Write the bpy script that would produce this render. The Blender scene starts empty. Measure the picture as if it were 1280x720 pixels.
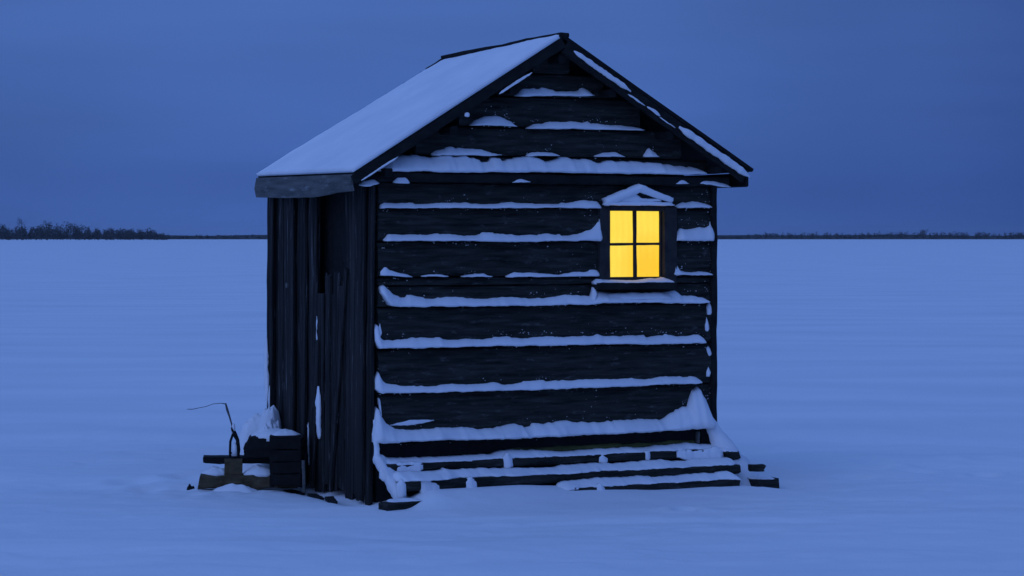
import bpy, math, random
from mathutils import Vector, noise, Matrix
random.seed(7)
R = math.radians
scene = bpy.context.scene
col = scene.collection

# ------------------------------------------------------------------ camera
cam_d = bpy.data.cameras.new('camera'); cam = bpy.data.objects.new('camera', cam_d); col.objects.link(cam)
cam.location = (0, 0, 1.6); cam.rotation_euler = (R(90), 0, 0)
cam_d.sensor_width = 36.0; cam_d.lens = 3070/1280*36.0
cam_d.shift_y = -64/1280
cam_d.clip_start = 0.1; cam_d.clip_end = 9000
scene.camera = cam

# ------------------------------------------------------------------ dusk sky
SUN_EL, SUN_AZ = R(24), R(215)
w = bpy.data.worlds.new('World'); scene.world = w; w.use_nodes = True
nt = w.node_tree; nt.nodes.clear()
def N(nt, t, **k):
    n = nt.nodes.new(t)
    for a, b in k.items(): setattr(n, a, b)
    return n
out = N(nt, 'ShaderNodeOutputWorld'); bg = N(nt, 'ShaderNodeBackground')
tc = N(nt, 'ShaderNodeTexCoord'); sep = N(nt, 'ShaderNodeSeparateXYZ')
nt.links.new(tc.outputs['Generated'], sep.inputs[0])
ramp = N(nt, 'ShaderNodeValToRGB'); cr = ramp.color_ramp
cr.interpolation = 'EASE'
cr.elements[0].position = 0.0;  cr.elements[0].color = (0.049, 0.115, 0.385, 1)
cr.elements[1].position = 1.0;  cr.elements[1].color = (0.160, 0.322, 0.840, 1)
for p, c in ((0.02, (0.049, 0.114, 0.380)), (0.05, (0.057, 0.129, 0.405)), (0.09, (0.063, 0.140, 0.425)), (0.30, (0.102, 0.221, 0.63))):
    e = cr.elements.new(p); e.color = (*c, 1)
nt.links.new(sep.outputs['Z'], ramp.inputs[0])
# stratus: long soft bands of cloud, stretched along the horizon
mp = N(nt, 'ShaderNodeMapping'); mp.inputs['Scale'].default_value = (2.2, 2.2, 16)
nz = N(nt, 'ShaderNodeTexNoise'); nz.inputs['Scale'].default_value = 1.6; nz.inputs['Detail'].default_value = 4; nz.inputs['Roughness'].default_value = 0.45
nt.links.new(tc.outputs['Generated'], mp.inputs[0]); nt.links.new(mp.outputs[0], nz.inputs[0])
mr = N(nt, 'ShaderNodeMapRange'); mr.inputs['From Min'].default_value = 0.3; mr.inputs['From Max'].default_value = 0.7
mr.inputs['To Min'].default_value = 0.88; mr.inputs['To Max'].default_value = 1.12
nt.links.new(nz.outputs['Fac'], mr.inputs['Value'])
# lens vignette put into the sky colour, darker at both edges, most at right
az = N(nt, 'ShaderNodeValToRGB'); az.color_ramp.interpolation = 'EASE'; axm = N(nt, 'ShaderNodeMapRange')
axm.inputs['From Min'].default_value = -0.25; axm.inputs['From Max'].default_value = 0.25; nt.links.new(sep.outputs['X'], axm.inputs['Value']); nt.links.new(axm.outputs[0], az.inputs[0])
az.color_ramp.elements[0].position = 0.0; az.color_ramp.elements[0].color = (0.88, 0.88, 0.88, 1)
az.color_ramp.elements[1].position = 1.0; az.color_ramp.elements[1].color = (0.56, 0.60, 0.68, 1)
for p, c in ((0.3, (1.0, 1.0, 1.0)), (0.58, (0.98, 0.98, 0.98)), (0.8, (0.78, 0.80, 0.84))):
    e = az.color_ramp.elements.new(p); e.color = (*c, 1)
m1 = N(nt, 'ShaderNodeVectorMath', operation='MULTIPLY'); nt.links.new(ramp.outputs['Color'], m1.inputs[0]); nt.links.new(az.outputs['Color'], m1.inputs[1])
sc1 = N(nt, 'ShaderNodeVectorMath', operation='SCALE'); nt.links.new(m1.outputs[0], sc1.inputs[0]); nt.links.new(mr.outputs[0], sc1.inputs['Scale'])
sky = N(nt, 'ShaderNodeTexSky', sky_type='NISHITA', sun_disc=False, sun_elevation=R(-4), sun_rotation=SUN_AZ)
sc2 = N(nt, 'ShaderNodeVectorMath', operation='MULTIPLY'); sc2.inputs[1].default_value = (0.008, 0.018, 0.05)
nt.links.new(sky.outputs[0], sc2.inputs[0])
ad = N(nt, 'ShaderNodeVectorMath', operation='ADD'); nt.links.new(sc1.outputs[0], ad.inputs[0]); nt.links.new(sc2.outputs[0], ad.inputs[1])
nt.links.new(ad.outputs[0], bg.inputs['Color']); bg.inputs['Strength'].default_value = 1.0
nt.links.new(bg.outputs[0], out.inputs['Surface'])

# weak last light through the overcast
sun_d = bpy.data.lights.new('sun', 'SUN'); sun_d.energy = 0.58; sun_d.angle = R(60); sun_d.color = (0.37, 0.51, 1.0)
sun = bpy.data.objects.new('sun', sun_d); col.objects.link(sun)
sun.rotation_euler = (R(90)-SUN_EL, 0, R(-35))

vs = scene.view_settings; vs.view_transform = 'Standard'; vs.look = 'None'; vs.exposure = 0.0; vs.gamma = 1.0; vs.use_curve_mapping = False
scene.render.engine = 'CYCLES'; scene.cycles.use_denoising = True; scene.cycles.volume_step_rate = 4; scene.cycles.max_bounces = 6

# ------------------------------------------------------------------ materials
def mat(name, build):
    m = bpy.data.materials.new(name); m.use_nodes = True
    t = m.node_tree; b = t.nodes['Principled BSDF']
    build(t, b); return m
def noise_col(t, b, c0, c1, scale, mscale=(1,1,1), detail=6, lo=0.35, hi=0.65, rough=0.6, bump=0.0, bdist=0.01, coord='Object'):
    tc = N(t, 'ShaderNodeTexCoord'); mp = N(t, 'ShaderNodeMapping'); mp.inputs['Scale'].default_value = mscale
    nz = N(t, 'ShaderNodeTexNoise'); nz.inputs['Scale'].default_value = scale; nz.inputs['Detail'].default_value = detail; nz.inputs['Roughness'].default_value = rough
    t.links.new(tc.outputs[coord], mp.inputs[0]); t.links.new(mp.outputs[0], nz.inputs[0])
    r = N(t, 'ShaderNodeValToRGB'); r.color_ramp.elements[0].position = lo; r.color_ramp.elements[0].color = (*c0, 1)
    r.color_ramp.elements[1].position = hi; r.color_ramp.elements[1].color = (*c1, 1)
    t.links.new(nz.outputs['Fac'], r.inputs[0]); t.links.new(r.outputs[0], b.inputs['Base Color'])
    if bump:
        bp = N(t, 'ShaderNodeBump'); bp.inputs['Strength'].default_value = bump; bp.inputs['Distance'].default_value = bdist
        t.links.new(nz.outputs['Fac'], bp.inputs['Height']); t.links.new(bp.outputs[0], b.inputs['Normal'])
    return r
def wood(c0, c1, mscale, scale=6, frost=None):
    def f(t, b):
        r = noise_col(t, b, c0, c1, scale, mscale, detail=8, lo=0.3, hi=0.72, bump=0.7, bdist=0.006)
        b.inputs['Roughness'].default_value = 0.85; b.inputs['Specular IOR Level'].default_value = 0.15
        if frost:   # thin patches of frost caught in the grain
            tc = N(t, 'ShaderNodeTexCoord'); nz = N(t, 'ShaderNodeTexNoise'); mp = N(t, 'ShaderNodeMapping'); mp.inputs['Scale'].default_value = frost[1]
            nz.inputs['Scale'].default_value = 5; nz.inputs['Detail'].default_value = 9; nz.inputs['Roughness'].default_value = 0.7
            t.links.new(tc.outputs['Object'], mp.inputs[0]); t.links.new(mp.outputs[0], nz.inputs[0])
            k = N(t, 'ShaderNodeMapRange'); k.inputs['From Min'].default_value = frost[0]; k.inputs['From Max'].default_value = frost[0]+0.12; k.inputs['To Max'].default_value = frost[2]
            t.links.new(nz.outputs['Fac'], k.inputs['Value'])
            mx = N(t, 'ShaderNodeMix', data_type='RGBA'); mx.inputs['B'].default_value = (0.55, 0.57, 0.6, 1)
            t.links.new(k.outputs[0], mx.inputs['Factor']); t.links.new(r.outputs[0], mx.inputs['A']); t.links.new(mx.outputs['Result'], b.inputs['Base Color'])
    return f
M = {}
M['log'] = mat('tarred_log', wood((0.005, 0.006, 0.005), (0.045, 0.046, 0.040), (1.0, 6, 11), 4, (0.57, (2.0, 3, 6), 0.10)))
M['plank'] = mat('tarred_plank', wood((0.001, 0.001, 0.001), (0.038, 0.036, 0.035), (9, 12, 0.35), 3, (0.58, (7, 9, 0.5), 0.22)))
M['trim'] = mat('dark_trim_board', wood((0.007, 0.007, 0.007), (0.020, 0.020, 0.019), (2, 4, 4), 6))
M['frame'] = mat('window_frame_paint', wood((0.022, 0.022, 0.024), (0.045, 0.043, 0.042), (3, 3, 3), 6))
M['grey'] = mat('weathered_grey_board', wood((0.06, 0.064, 0.064), (0.14, 0.14, 0.132), (5, 0.8, 9), 4, (0.56, (4, 1, 6), 0.25)))
M['moss'] = mat('mossy_sill_beam', wood((0.03, 0.035, 0.014), (0.12, 0.13, 0.045), (1, 3, 5), 5))
M['brown'] = mat('brown_plank', wood((0.042, 0.031, 0.018), (0.13, 0.098, 0.058), (2, 3, 6), 5))
M['black'] = mat('black_felt', wood((0.006, 0.006, 0.006), (0.016, 0.016, 0.016), (4, 4, 4), 5))
def snow(t, b):
    noise_col(t, b, (0.74, 0.755, 0.78), (0.83, 0.835, 0.85), 3.0, (1, 1, 1), detail=8, bump=0.35, bdist=0.012)
    b.inputs['Roughness'].default_value = 0.75; b.inputs['Specular IOR Level'].default_value = 0.2
M['snow'] = mat('snow', snow)
def gsnow(t, b):
    tc = N(t, 'ShaderNodeTexCoord')
    # wind crust: long pale and dull streaks; fine grain on top
    mp = N(t, 'ShaderNodeMapping'); mp.inputs['Scale'].default_value = (0.16, 0.55, 1); mp.inputs['Rotation'].default_value = (0, 0, R(9))
    n1 = N(t, 'ShaderNodeTexNoise'); n1.inputs['Scale'].default_value = 1.3; n1.inputs['Detail'].default_value = 4; n1.inputs['Roughness'].default_value = 0.5
    t.links.new(tc.outputs['Object'], mp.inputs[0]); t.links.new(mp.outputs[0], n1.inputs[0])
    r = N(t, 'ShaderNodeValToRGB'); e = r.color_ramp.elements
    e[0].position = 0.30; e[0].color = (0.73, 0.745, 0.765, 1); e[1].position = 0.70; e[1].color = (0.83, 0.845, 0.855, 1)
    t.links.new(n1.outputs['Fac'], r.inputs[0]); t.links.new(r.outputs[0], b.inputs['Base Color'])
    n2 = N(t, 'ShaderNodeTexNoise'); n2.inputs['Scale'].default_value = 14; n2.inputs['Detail'].default_value = 8
    t.links.new(tc.outputs['Object'], n2.inputs[0])
    bp = N(t, 'ShaderNodeBump'); bp.inputs['Strength'].default_value = 0.18; bp.inputs['Distance'].default_value = 0.02
    t.links.new(n2.outputs['Fac'], bp.inputs['Height']); t.links.new(bp.outputs[0], b.inputs['Normal'])
    b.inputs['Roughness'].default_value = 0.8; b.inputs['Specular IOR Level'].default_value = 0.15
M['ground'] = mat('wind_packed_snow', gsnow)
def tree(t, b):
    noise_col(t, b, (0.03, 0.035, 0.035), (0.075, 0.075, 0.07), 0.15)
    b.inputs['Roughness'].default_value = 1; b.inputs['Specular IOR Level'].default_value = 0
M['tree'] = mat('bare_wood_and_needles', tree)
def pane(t, b):   # lit window: warm lamplight behind the glass, a little more orange low on the right
    tc = N(t, 'ShaderNodeTexCoord'); nz = N(t, 'ShaderNodeTexNoise'); nz.inputs['Scale'].default_value = 6; nz.inputs['Detail'].default_value = 5
    t.links.new(tc.outputs['Object'], nz.inputs[0])
    gr = N(t, 'ShaderNodeTexGradient', gradient_type='SPHERICAL'); mp = N(t, 'ShaderNodeMapping')
    mp.inputs['Location'].default_value = (-1.92*4.2, 0, -1.41*4.2); mp.inputs['Scale'].default_value = (4.2, 1, 4.2)
    t.links.new(tc.outputs['Object'], mp.inputs[0]); t.links.new(mp.outputs[0], gr.inputs[0])
    a = N(t, 'ShaderNodeMath', operation='MULTIPLY_ADD'); a.inputs[1].default_value = 0.40
    wv = N(t, 'ShaderNodeTexWave'); wv.inputs['Scale'].default_value = 7; wv.inputs['Distortion'].default_value = 3; wv.inputs['Detail'].default_value = 2; t.links.new(tc.outputs['Object'], wv.inputs[0])
    ad_ = N(t, 'ShaderNodeMath', operation='MULTIPLY_ADD'); ad_.inputs[1].default_value = 0.30; t.links.new(wv.outputs['Fac'], ad_.inputs[0]); t.links.new(nz.outputs['Fac'], ad_.inputs[2])
    t.links.new(ad_.outputs[0], a.inputs[0]); t.links.new(gr.outputs['Fac'], a.inputs[2])
    r = N(t, 'ShaderNodeValToRGB'); e = r.color_ramp.elements
    e[0].position = 0.10; e[0].color = (1.0, 0.78, 0.075, 1); e[1].position = 1.0; e[1].color = (1.0, 0.60, 0.02, 1)
    x = r.color_ramp.elements.new(0.4); x.color = (1.0, 0.70, 0.055, 1)
    t.links.new(a.outputs[0], r.inputs[0])
    b.inputs['Base Color'].default_value = (0.02, 0.02, 0.02, 1); b.inputs['Roughness'].default_value = 0.3
    t.links.new(r.outputs[0], b.inputs['Emission Color']); b.inputs['Emission Strength'].default_value = 1.0
M['pane'] = mat('lamplit_glass', pane)

# ------------------------------------------------------------------ mesh helpers
class MB:
    def __init__(s): s.v = []; s.f = []
    def add(s, vs, fs):
        n = len(s.v); s.v += [tuple(p) for p in vs]; s.f += [tuple(i+n for i in f) for f in fs]
    def build(s, name, m, parent=None, smooth=False, bevel=0):
        me = bpy.data.meshes.new(name); me.from_pydata(s.v, [], s.f); me.update()
        o = bpy.data.objects.new(name, me); col.objects.link(o); me.materials.append(m)
        import bmesh
        bm = bmesh.new(); bm.from_mesh(me); bmesh.ops.recalc_face_normals(bm, faces=bm.faces); bm.to_mesh(me); bm.free()
        if smooth:
            for p in me.polygons: p.use_smooth = True
        if bevel:
            b = o.modifiers.new('bevel', 'BEVEL'); b.width = bevel; b.segments = 2; b.limit_method = 'ANGLE'
        if parent: o.parent = parent
        return o
def fbm(x, y, z=0.0, oct=4):
    return noise.fractal(Vector((x, y, z)), 0.6, 2.1, oct)
def tag(o, label=None, cat=None, group=None, kind=None):
    for k, v in (('label', label), ('category', cat), ('group', group), ('kind', kind)):
        if v: o[k] = v
    return o
def empty(name, loc, rz=0):
    o = bpy.data.objects.new(name, None); o.location = loc; o.rotation_euler = (0, 0, rz); col.objects.link(o); o.empty_display_size = 0.2
    return o
def loft(mb, a, b, section, step=0.05, jit=0.004, freq=9.0, seed=0.0, up=Vector((0, 0, 1)), endjit=0.0, taper=None):
    """worn bar from a to b; section = closed list of (across, up) points; jittered so that no edge is ruled"""
    a = Vector(a); b = Vector(b); d = (b-a); L = d.length; d.normalize()
    side = d.cross(up).normalized(); upv = side.cross(d).normalized()
    n = max(2, int(L/step)+1); k = len(section); vs = []; fs = []
    for i in range(n+1):
        t = i/n; p = a + d*L*t
        s = taper(t) if taper else 1.0
        for j, (x, y) in enumerate(section):
            q = p + side*x*s + upv*y*s
            q += side*jit*fbm(t*L*freq, j*2.3, seed) + upv*jit*fbm(t*L*freq, j*2.3+40, seed)
            if endjit and i in (0, n): q += d*endjit*fbm(j*1.7, seed, i*3.1)
            vs.append(q)
    for i in range(n):
        for j in range(k):
            fs.append((i*k+j, i*k+(j+1) % k, (i+1)*k+(j+1) % k, (i+1)*k+j))
    fs.append(tuple(range(k))); fs.append(tuple(n*k+j for j in reversed(range(k))))
    mb.add(vs, fs)
def rect(w, h, c=0.008):
    return [(-w/2+c, -h/2), (w/2-c, -h/2), (w/2, -h/2+c), (w/2, h/2-c), (w/2-c, h/2), (-w/2+c, h/2), (-w/2, h/2-c), (-w/2, -h/2+c)]
def interp(S, u, k):
    if u <= S[0][0]: return S[0][k]
    for p, q in zip(S, S[1:]):
        if u <= q[0]:
            t = (u-p[0])/(q[0]-p[0]); t2 = t*t*(3-2*t); t = 0.5*t+0.5*t2
            return p[k]*(1-t)+q[k]*t
    return S[-1][k]
def snow_ridge(mb, S, depth, seed, back=0.012, step=0.012, vbase=0.0, rough=0.006, ends=True):
    """snow lodged along a ledge of the wall: S = (u, z of the ledge, z where it ends up the wall)"""
    prof = ((0, 0.0), (0.80, -0.02), (1.0, 0.07), (0.97, 0.20), (0.78, 0.46), (0.52, 0.74), (0.26, 0.92), (0, 1.0))
    u0, u1 = S[0][0], S[-1][0]; n = max(6, int((u1-u0)/step)); k = len(prof); vs = []; fs = []
    for i in range(n+1):
        u = u0+(u1-u0)*i/n
        e = min(1.0, min(u-u0, u1-u)/0.03+0.12); eh = e if ends else 0.6+0.4*e
        zb = interp(S, u, 1)+0.004*fbm(u*6, seed, 5); h = (interp(S, u, 2)-zb)
        # blown thin here, knocked off in a small step there
        kink = fbm(math.floor(u*9+2*fbm(u*2, seed))*1.37, seed+31)
        h *= (0.35+0.65*eh**0.5)*(0.84+0.24*fbm(u*3.5, seed+50)+0.16*kink)
        h += rough*0.5*fbm(u*13, seed)
        h = max(0.006, h)
        d = depth*(0.35+0.65*e**0.5)*(0.92+0.30*fbm(u*3, seed+20)+0.05*fbm(u*11, seed+22))
        d = max(0.008, d)
        for j, (a, b) in enumerate(prof):
            v = vbase+back if j in (0, k-1) else vbase-(d*a)
            w_ = 0.10*fbm(u*5, b*2, seed+60); g_ = 0.0025*fbm(u*34, b*3+seed, 7.7)*(0 < j < k-1)
            vs.append((u+0.003*fbm(u*30, b*4, seed), v+g_*1.6, zb+h*(b+(w_*b*(1-b)*2))+g_))
    for i in range(n):
        for j in range(k):
            fs.append((i*k+j, i*k+(j+1) % k, (i+1)*k+(j+1) % k, (i+1)*k+j))
    fs.append(tuple(range(k))); fs.append(tuple(n*k+j for j in reversed(range(k))))
    mb.add(vs, fs)
def heap(mb, cx, cy, z0, rx, ry, h, seed, n=26, m=9, rough=0.18, pw=1.6, sink=0.05):
    """small mound of snow"""
    vs = []; fs = []
    for i in range(m+1):
        r = i/m
        for j in range(n):
            a = 2*math.pi*j/n
            rr = r*(1+rough*fbm(math.cos(a)*1.5+seed, math.sin(a)*1.5, seed))
            z = h*(1-r**pw)*(1+rough*1.3*fbm(rr*math.cos(a)*2.5, rr*math.sin(a)*2.5, seed+4))-(sink if i == m else 0)
            vs.append((cx+rx*rr*math.cos(a), cy+ry*rr*math.sin(a), z0+z))
    for i in range(m):
        for j in range(n):
            fs.append((i*n+j, i*n+(j+1) % n, (i+1)*n+(j+1) % n, (i+1)*n+j))
    fs.append(tuple(m*n+j for j in range(n)))
    mb.add(vs, fs)

# snow on each ledge of the front wall, in metres along and up the wall
SNOW = {
  'top_load': [(-0.027, 1.993, 2.013), (0.026, 1.994, 2.061), (0.078, 1.995, 2.096), (0.158, 1.996, 2.107), (0.291, 1.997, 2.104), (0.453, 1.994, 2.106), (0.671, 1.997, 2.105), (0.892, 2.0, 2.099), (1.117, 2.003, 2.097), (1.344, 2.0, 2.1), (1.574, 1.998, 2.099), (1.808, 2.001, 2.097), (2.044, 1.999, 2.085), (2.164, 2.0, 2.072), (2.242, 2.001, 2.052), (2.309, 2.002, 2.022)],
  'c1': [(0.023, 1.768, 1.812), (0.145, 1.774, 1.813), (0.36, 1.775, 1.814), (0.577, 1.776, 1.82), (0.797, 1.777, 1.817), (1.133, 1.779, 1.819), (1.303, 1.78, 1.83), (1.447, 1.781, 1.841), (1.522, 1.781, 1.837), (1.551, 1.782, 1.812)],
  'c1r': [(2.099, 1.785, 1.815), (2.159, 1.785, 1.831), (2.219, 1.785, 1.852), (2.267, 1.785, 1.852), (2.315, 1.786, 1.832), (2.37, 1.786, 1.812)],
  'c2': [(0.045, 1.576, 1.595), (0.071, 1.576, 1.629), (0.145, 1.576, 1.634), (0.306, 1.576, 1.624), (0.468, 1.576, 1.624), (0.631, 1.575, 1.634), (0.797, 1.57, 1.63), (1.02, 1.57, 1.625), (1.246, 1.575, 1.625), (1.389, 1.575, 1.635), (1.475, 1.575, 1.66), (1.522, 1.575, 1.706), (1.551, 1.575, 1.771)],
  'c2r': [(2.093, 1.574, 1.641), (2.135, 1.574, 1.667), (2.243, 1.574, 1.677), (2.315, 1.574, 1.677), (2.358, 1.574, 1.698), (2.382, 1.574, 1.755)],
  'c3a': [(0.023, 1.364, 1.422), (0.054, 1.364, 1.431), (0.086, 1.364, 1.402), (0.15, 1.363, 1.387), (0.203, 1.358, 1.377), (0.235, 1.358, 1.362)],
  'c3b': [(0.3, 1.357, 1.367), (0.364, 1.357, 1.376), (0.429, 1.356, 1.376), (0.478, 1.356, 1.361)],
  'c3c': [(0.571, 1.355, 1.365), (0.636, 1.355, 1.374), (0.719, 1.354, 1.379), (0.78, 1.353, 1.358)],
  'c3d': [(0.88, 1.353, 1.368), (0.941, 1.352, 1.387), (1.025, 1.352, 1.386), (1.138, 1.351, 1.376), (1.252, 1.35, 1.375), (1.32, 1.354, 1.395), (1.377, 1.354, 1.409), (1.435, 1.354, 1.404), (1.493, 1.353, 1.409), (1.545, 1.353, 1.388)],
  'c3r': [(2.081, 1.354, 1.446), (2.105, 1.354, 1.441), (2.135, 1.354, 1.395), (2.189, 1.353, 1.384), (2.279, 1.352, 1.383), (2.37, 1.352, 1.373)],
  'c4': [(0.019, 1.263, 1.34), (0.045, 1.224, 1.33), (0.072, 1.186, 1.296), (0.109, 1.18, 1.257), (0.167, 1.18, 1.242), (0.355, 1.177, 1.24), (0.572, 1.174, 1.238), (0.792, 1.176, 1.235), (1.015, 1.173, 1.233), (1.241, 1.175, 1.235), (1.47, 1.178, 1.243), (1.516, 1.182, 1.288), (1.819, 1.183, 1.244), (2.092, 1.175, 1.272), (2.128, 1.174, 1.241), (2.201, 1.173, 1.23), (2.285, 1.172, 1.224), (2.346, 1.177, 1.203)],
  'c5': [(-0.016, 0.98, 1.119), (0.005, 0.931, 1.119), (0.021, 0.931, 1.013), (0.048, 0.931, 0.988), (0.143, 0.929, 0.987), (0.25, 0.926, 0.994), (0.465, 0.927, 0.99), (0.684, 0.927, 0.991), (0.905, 0.927, 0.992), (1.13, 0.923, 0.993), (1.358, 0.923, 0.988), (1.507, 0.925, 0.991), (1.647, 0.922, 0.988), (1.881, 0.918, 0.989), (2.119, 0.918, 0.98), (2.27, 0.915, 0.977), (2.318, 0.914, 0.96)],
  'c6': [(-0.014, 0.686, 0.802), (0.013, 0.662, 0.796), (0.029, 0.656, 0.743), (0.06, 0.66, 0.718), (0.199, 0.656, 0.714), (0.414, 0.655, 0.713), (0.686, 0.652, 0.711), (0.964, 0.649, 0.713), (1.246, 0.65, 0.715), (1.533, 0.652, 0.713), (1.825, 0.654, 0.715), (2.063, 0.658, 0.724), (2.231, 0.658, 0.725), (2.285, 0.662, 0.693)],
  'c7': [(-0.038, 0.367, 0.502), (-0.017, 0.367, 0.597), (0.004, 0.366, 0.62), (0.026, 0.365, 0.548), (0.057, 0.364, 0.489), (0.131, 0.366, 0.457), (0.238, 0.366, 0.444), (0.453, 0.363, 0.441), (0.671, 0.36, 0.443), (0.892, 0.356, 0.445), (1.117, 0.358, 0.447), (1.344, 0.359, 0.449), (1.574, 0.36, 0.451), (1.808, 0.362, 0.458), (1.985, 0.366, 0.463), (2.104, 0.366, 0.505), (2.176, 0.369, 0.528), (2.224, 0.367, 0.614), (2.273, 0.371, 0.643), (2.309, 0.369, 0.601), (2.345, 0.373, 0.487), (2.363, 0.373, 0.403)],
  'g1a': [(0.941, 2.472, 2.482), (0.997, 2.474, 2.518), (1.11, 2.477, 2.531), (1.252, 2.48, 2.525), (1.366, 2.483, 2.529), (1.435, 2.485, 2.546), (1.493, 2.487, 2.492)],
  'g2a': [(0.626, 2.282, 2.297), (0.669, 2.283, 2.347), (0.747, 2.285, 2.363), (0.83, 2.286, 2.356), (0.902, 2.283, 2.323), (0.947, 2.284, 2.294)],
  'g2b': [(1.02, 2.271, 2.29), (1.082, 2.272, 2.322), (1.195, 2.274, 2.329), (1.366, 2.278, 2.328), (1.51, 2.275, 2.326), (1.655, 2.278, 2.314), (1.772, 2.276, 2.301), (1.861, 2.277, 2.288)],
  'g3a': [(0.365, 2.096, 2.125), (0.424, 2.097, 2.146), (0.549, 2.099, 2.158), (0.686, 2.101, 2.145), (0.797, 2.103, 2.118), (0.841, 2.104, 2.109)],
  'g3b': [(1.02, 2.101, 2.116), (1.065, 2.102, 2.142), (1.189, 2.104, 2.139), (1.246, 2.105, 2.115)],
  'g3c': [(1.504, 2.104, 2.119), (1.58, 2.105, 2.145), (1.649, 2.106, 2.146), (1.714, 2.107, 2.117)],
  'g3d': [(1.861, 2.109, 2.129), (1.896, 2.11, 2.171), (1.932, 2.11, 2.151), (1.967, 2.111, 2.121)],
  't1': [(0.088, 1.923, 1.952), (0.114, 1.923, 1.967), (0.173, 1.924, 1.967), (0.189, 1.924, 1.953)],
  't2': [(0.892, 1.936, 1.951), (0.947, 1.937, 1.966), (0.987, 1.937, 1.952), (1.015, 1.937, 1.942)],
  't3': [(2.069, 1.938, 1.958), (2.116, 1.938, 1.979), (2.164, 1.939, 1.964)],
  't4': [(2.249, 1.94, 1.965), (2.327, 1.935, 1.966), (2.419, 1.926, 1.952), (2.48, 1.921, 1.932)],
  'sillsnow': [(1.459, 1.285, 1.32), (1.499, 1.314, 1.344), (1.603, 1.313, 1.333), (1.778, 1.312, 1.332), (1.955, 1.31, 1.346), (2.026, 1.31, 1.33), (2.056, 1.284, 1.315)],
  'belowsill': [(1.505, 1.218, 1.268), (1.69, 1.216, 1.261), (1.808, 1.214, 1.27), (1.955, 1.213, 1.269), (2.044, 1.212, 1.242)],
}
# ------------------------------------------------------------------ place of the hut
AX, AY, RZ = -0.8193, 14.795, R(27.5)
CU, SU = math.cos(RZ), math.sin(RZ)
def L2W(u, v, z=0.0): return Vector((AX+u*CU-v*SU, AY+u*SU+v*CU, z))
def W2L(x, y): dx, dy = x-AX, y-AY; return dx*CU+dy*SU, -dx*SU+dy*CU
def sm(a, b, x):
    t = min(1, max(0, (x-a)/(b-a))); return t*t*(3-2*t)

# ------------------------------------------------------------------ snow covered ice, one sheet to the horizon
def gz(x, y):
    u, v = W2L(x, y)
    near = math.exp(-((x*x)+(y-15)**2)/900.0)
    z = near*(0.030*fbm(x*0.22, y*0.30, 3, 3)+0.010*fbm(x*0.9, y*1.6, 8, 3))
    # low wind ridges running across the ice
    z += near*0.016*fbm(x*0.45+3, y*1.5-x*0.25, 1.5, 4)
    if abs(x) < 8 and 10 < y < 24:   # wind-cut crust: small scarps facing the wind
        q = fbm(x*0.8-y*0.2, y*2.6, 6, 3); z += 0.010*sm(0.02, 0.10, q)*(1-sm(6, 8, abs(x)))*(1-sm(20, 24, y))*sm(10, 11, y)
    flat = math.exp(-(((u-1.2)/1.9)**4+((v-0.7)/1.5)**4))
    z *= (1-0.85*flat)
    # snow banked against the foot of the steps
    z += 0.095*math.exp(-((v+0.33)/0.22)**2)*sm(-0.02, 0.22, u)*(1-sm(0.75, 1.75, u))
    z += 0.035*math.exp(-((v+0.42)/0.30)**2)*sm(0.9, 1.5, u)*(1-sm(2.3, 2.7, u))
    z += 0.05*math.exp(-((u-2.60)/0.3)**2-((v-0.35)/0.4)**2)
    z -= 0.045*math.exp(-((u-2.60)/0.16)**2-((v+0.34)/0.14)**2)
    # scour hollow along the plank wall, trampled snow beside the clutter
    z -= 0.035*math.exp(-((u+0.12)/0.10)**2)*sm(-0.3, 0.0, v)*(1-sm(0.9, 1.4, v))
    z += 0.018*math.exp(-((x+1.9)**2/0.5+(y-15.35)**2/0.2))*fbm(x*7, y*7, 2, 3)
    # old drifted-in footprints
    for fx, fy, a, r in PRINTS:
        d2 = ((x-fx)/r)**2+((y-fy)/(r*1.5))**2
        if d2 < 9: z += -a*math.exp(-d2)+0.35*a*math.exp(-(math.sqrt(d2)-1.5)**2*3)
    return z
PRINTS = [(2.45, 16.9, 0.03, 0.13), (2.72, 16.6, 0.035, 0.12), (2.58, 17.4, 0.03, 0.14), (2.9, 17.1, 0.03, 0.13), (3.16, 16.45, 0.05, 0.08),
          (1.02, 14.36, 0.045, 0.07), (2.25, 16.2, 0.025, 0.12), (-2.45, 15.9, 0.03, 0.13), (-2.3, 15.5, 0.025, 0.10), (-2.15, 16.3, 0.03, 0.13), (3.4, 17.6, 0.03, 0.14)]
def axis(lo, hi, step, far):
    a = [lo+step*i for i in range(int((hi-lo)/step)+1)]
    s = step; r = []; p = a[-1]
    while p < far[1]: s *= 1.16; p += s; r.append(p)
    s = step; l = []; p = a[0]
    while p > far[0]: s *= 1.16; p -= s; l.append(p)
    return l[::-1]+a+r
xs = axis(-3.6, 3.9, 0.035, (-3000, 3000)); ys = axis(12.2, 18.5, 0.035, (-3000, 3000))
g = MB(); nx = len(xs)
g.v = [(x, y, gz(x, y) if abs(x) < 80 and abs(y) < 120 else 0.0) for y in ys for x in xs]
g.f = [(j*nx+i, j*nx+i+1, (j+1)*nx+i+1, (j+1)*nx+i) for j in range(len(ys)-1) for i in range(nx-1)]
tag(g.build('snowy_ice', M['ground'], smooth=True), kind='structure')

# ------------------------------------------------------------------ the hut
hut = empty('wooden_hut', (AX, AY, 0), RZ)
tag(hut, 'small dark log and plank hut with snow on its gable roof and one lit window', 'hut')

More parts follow.
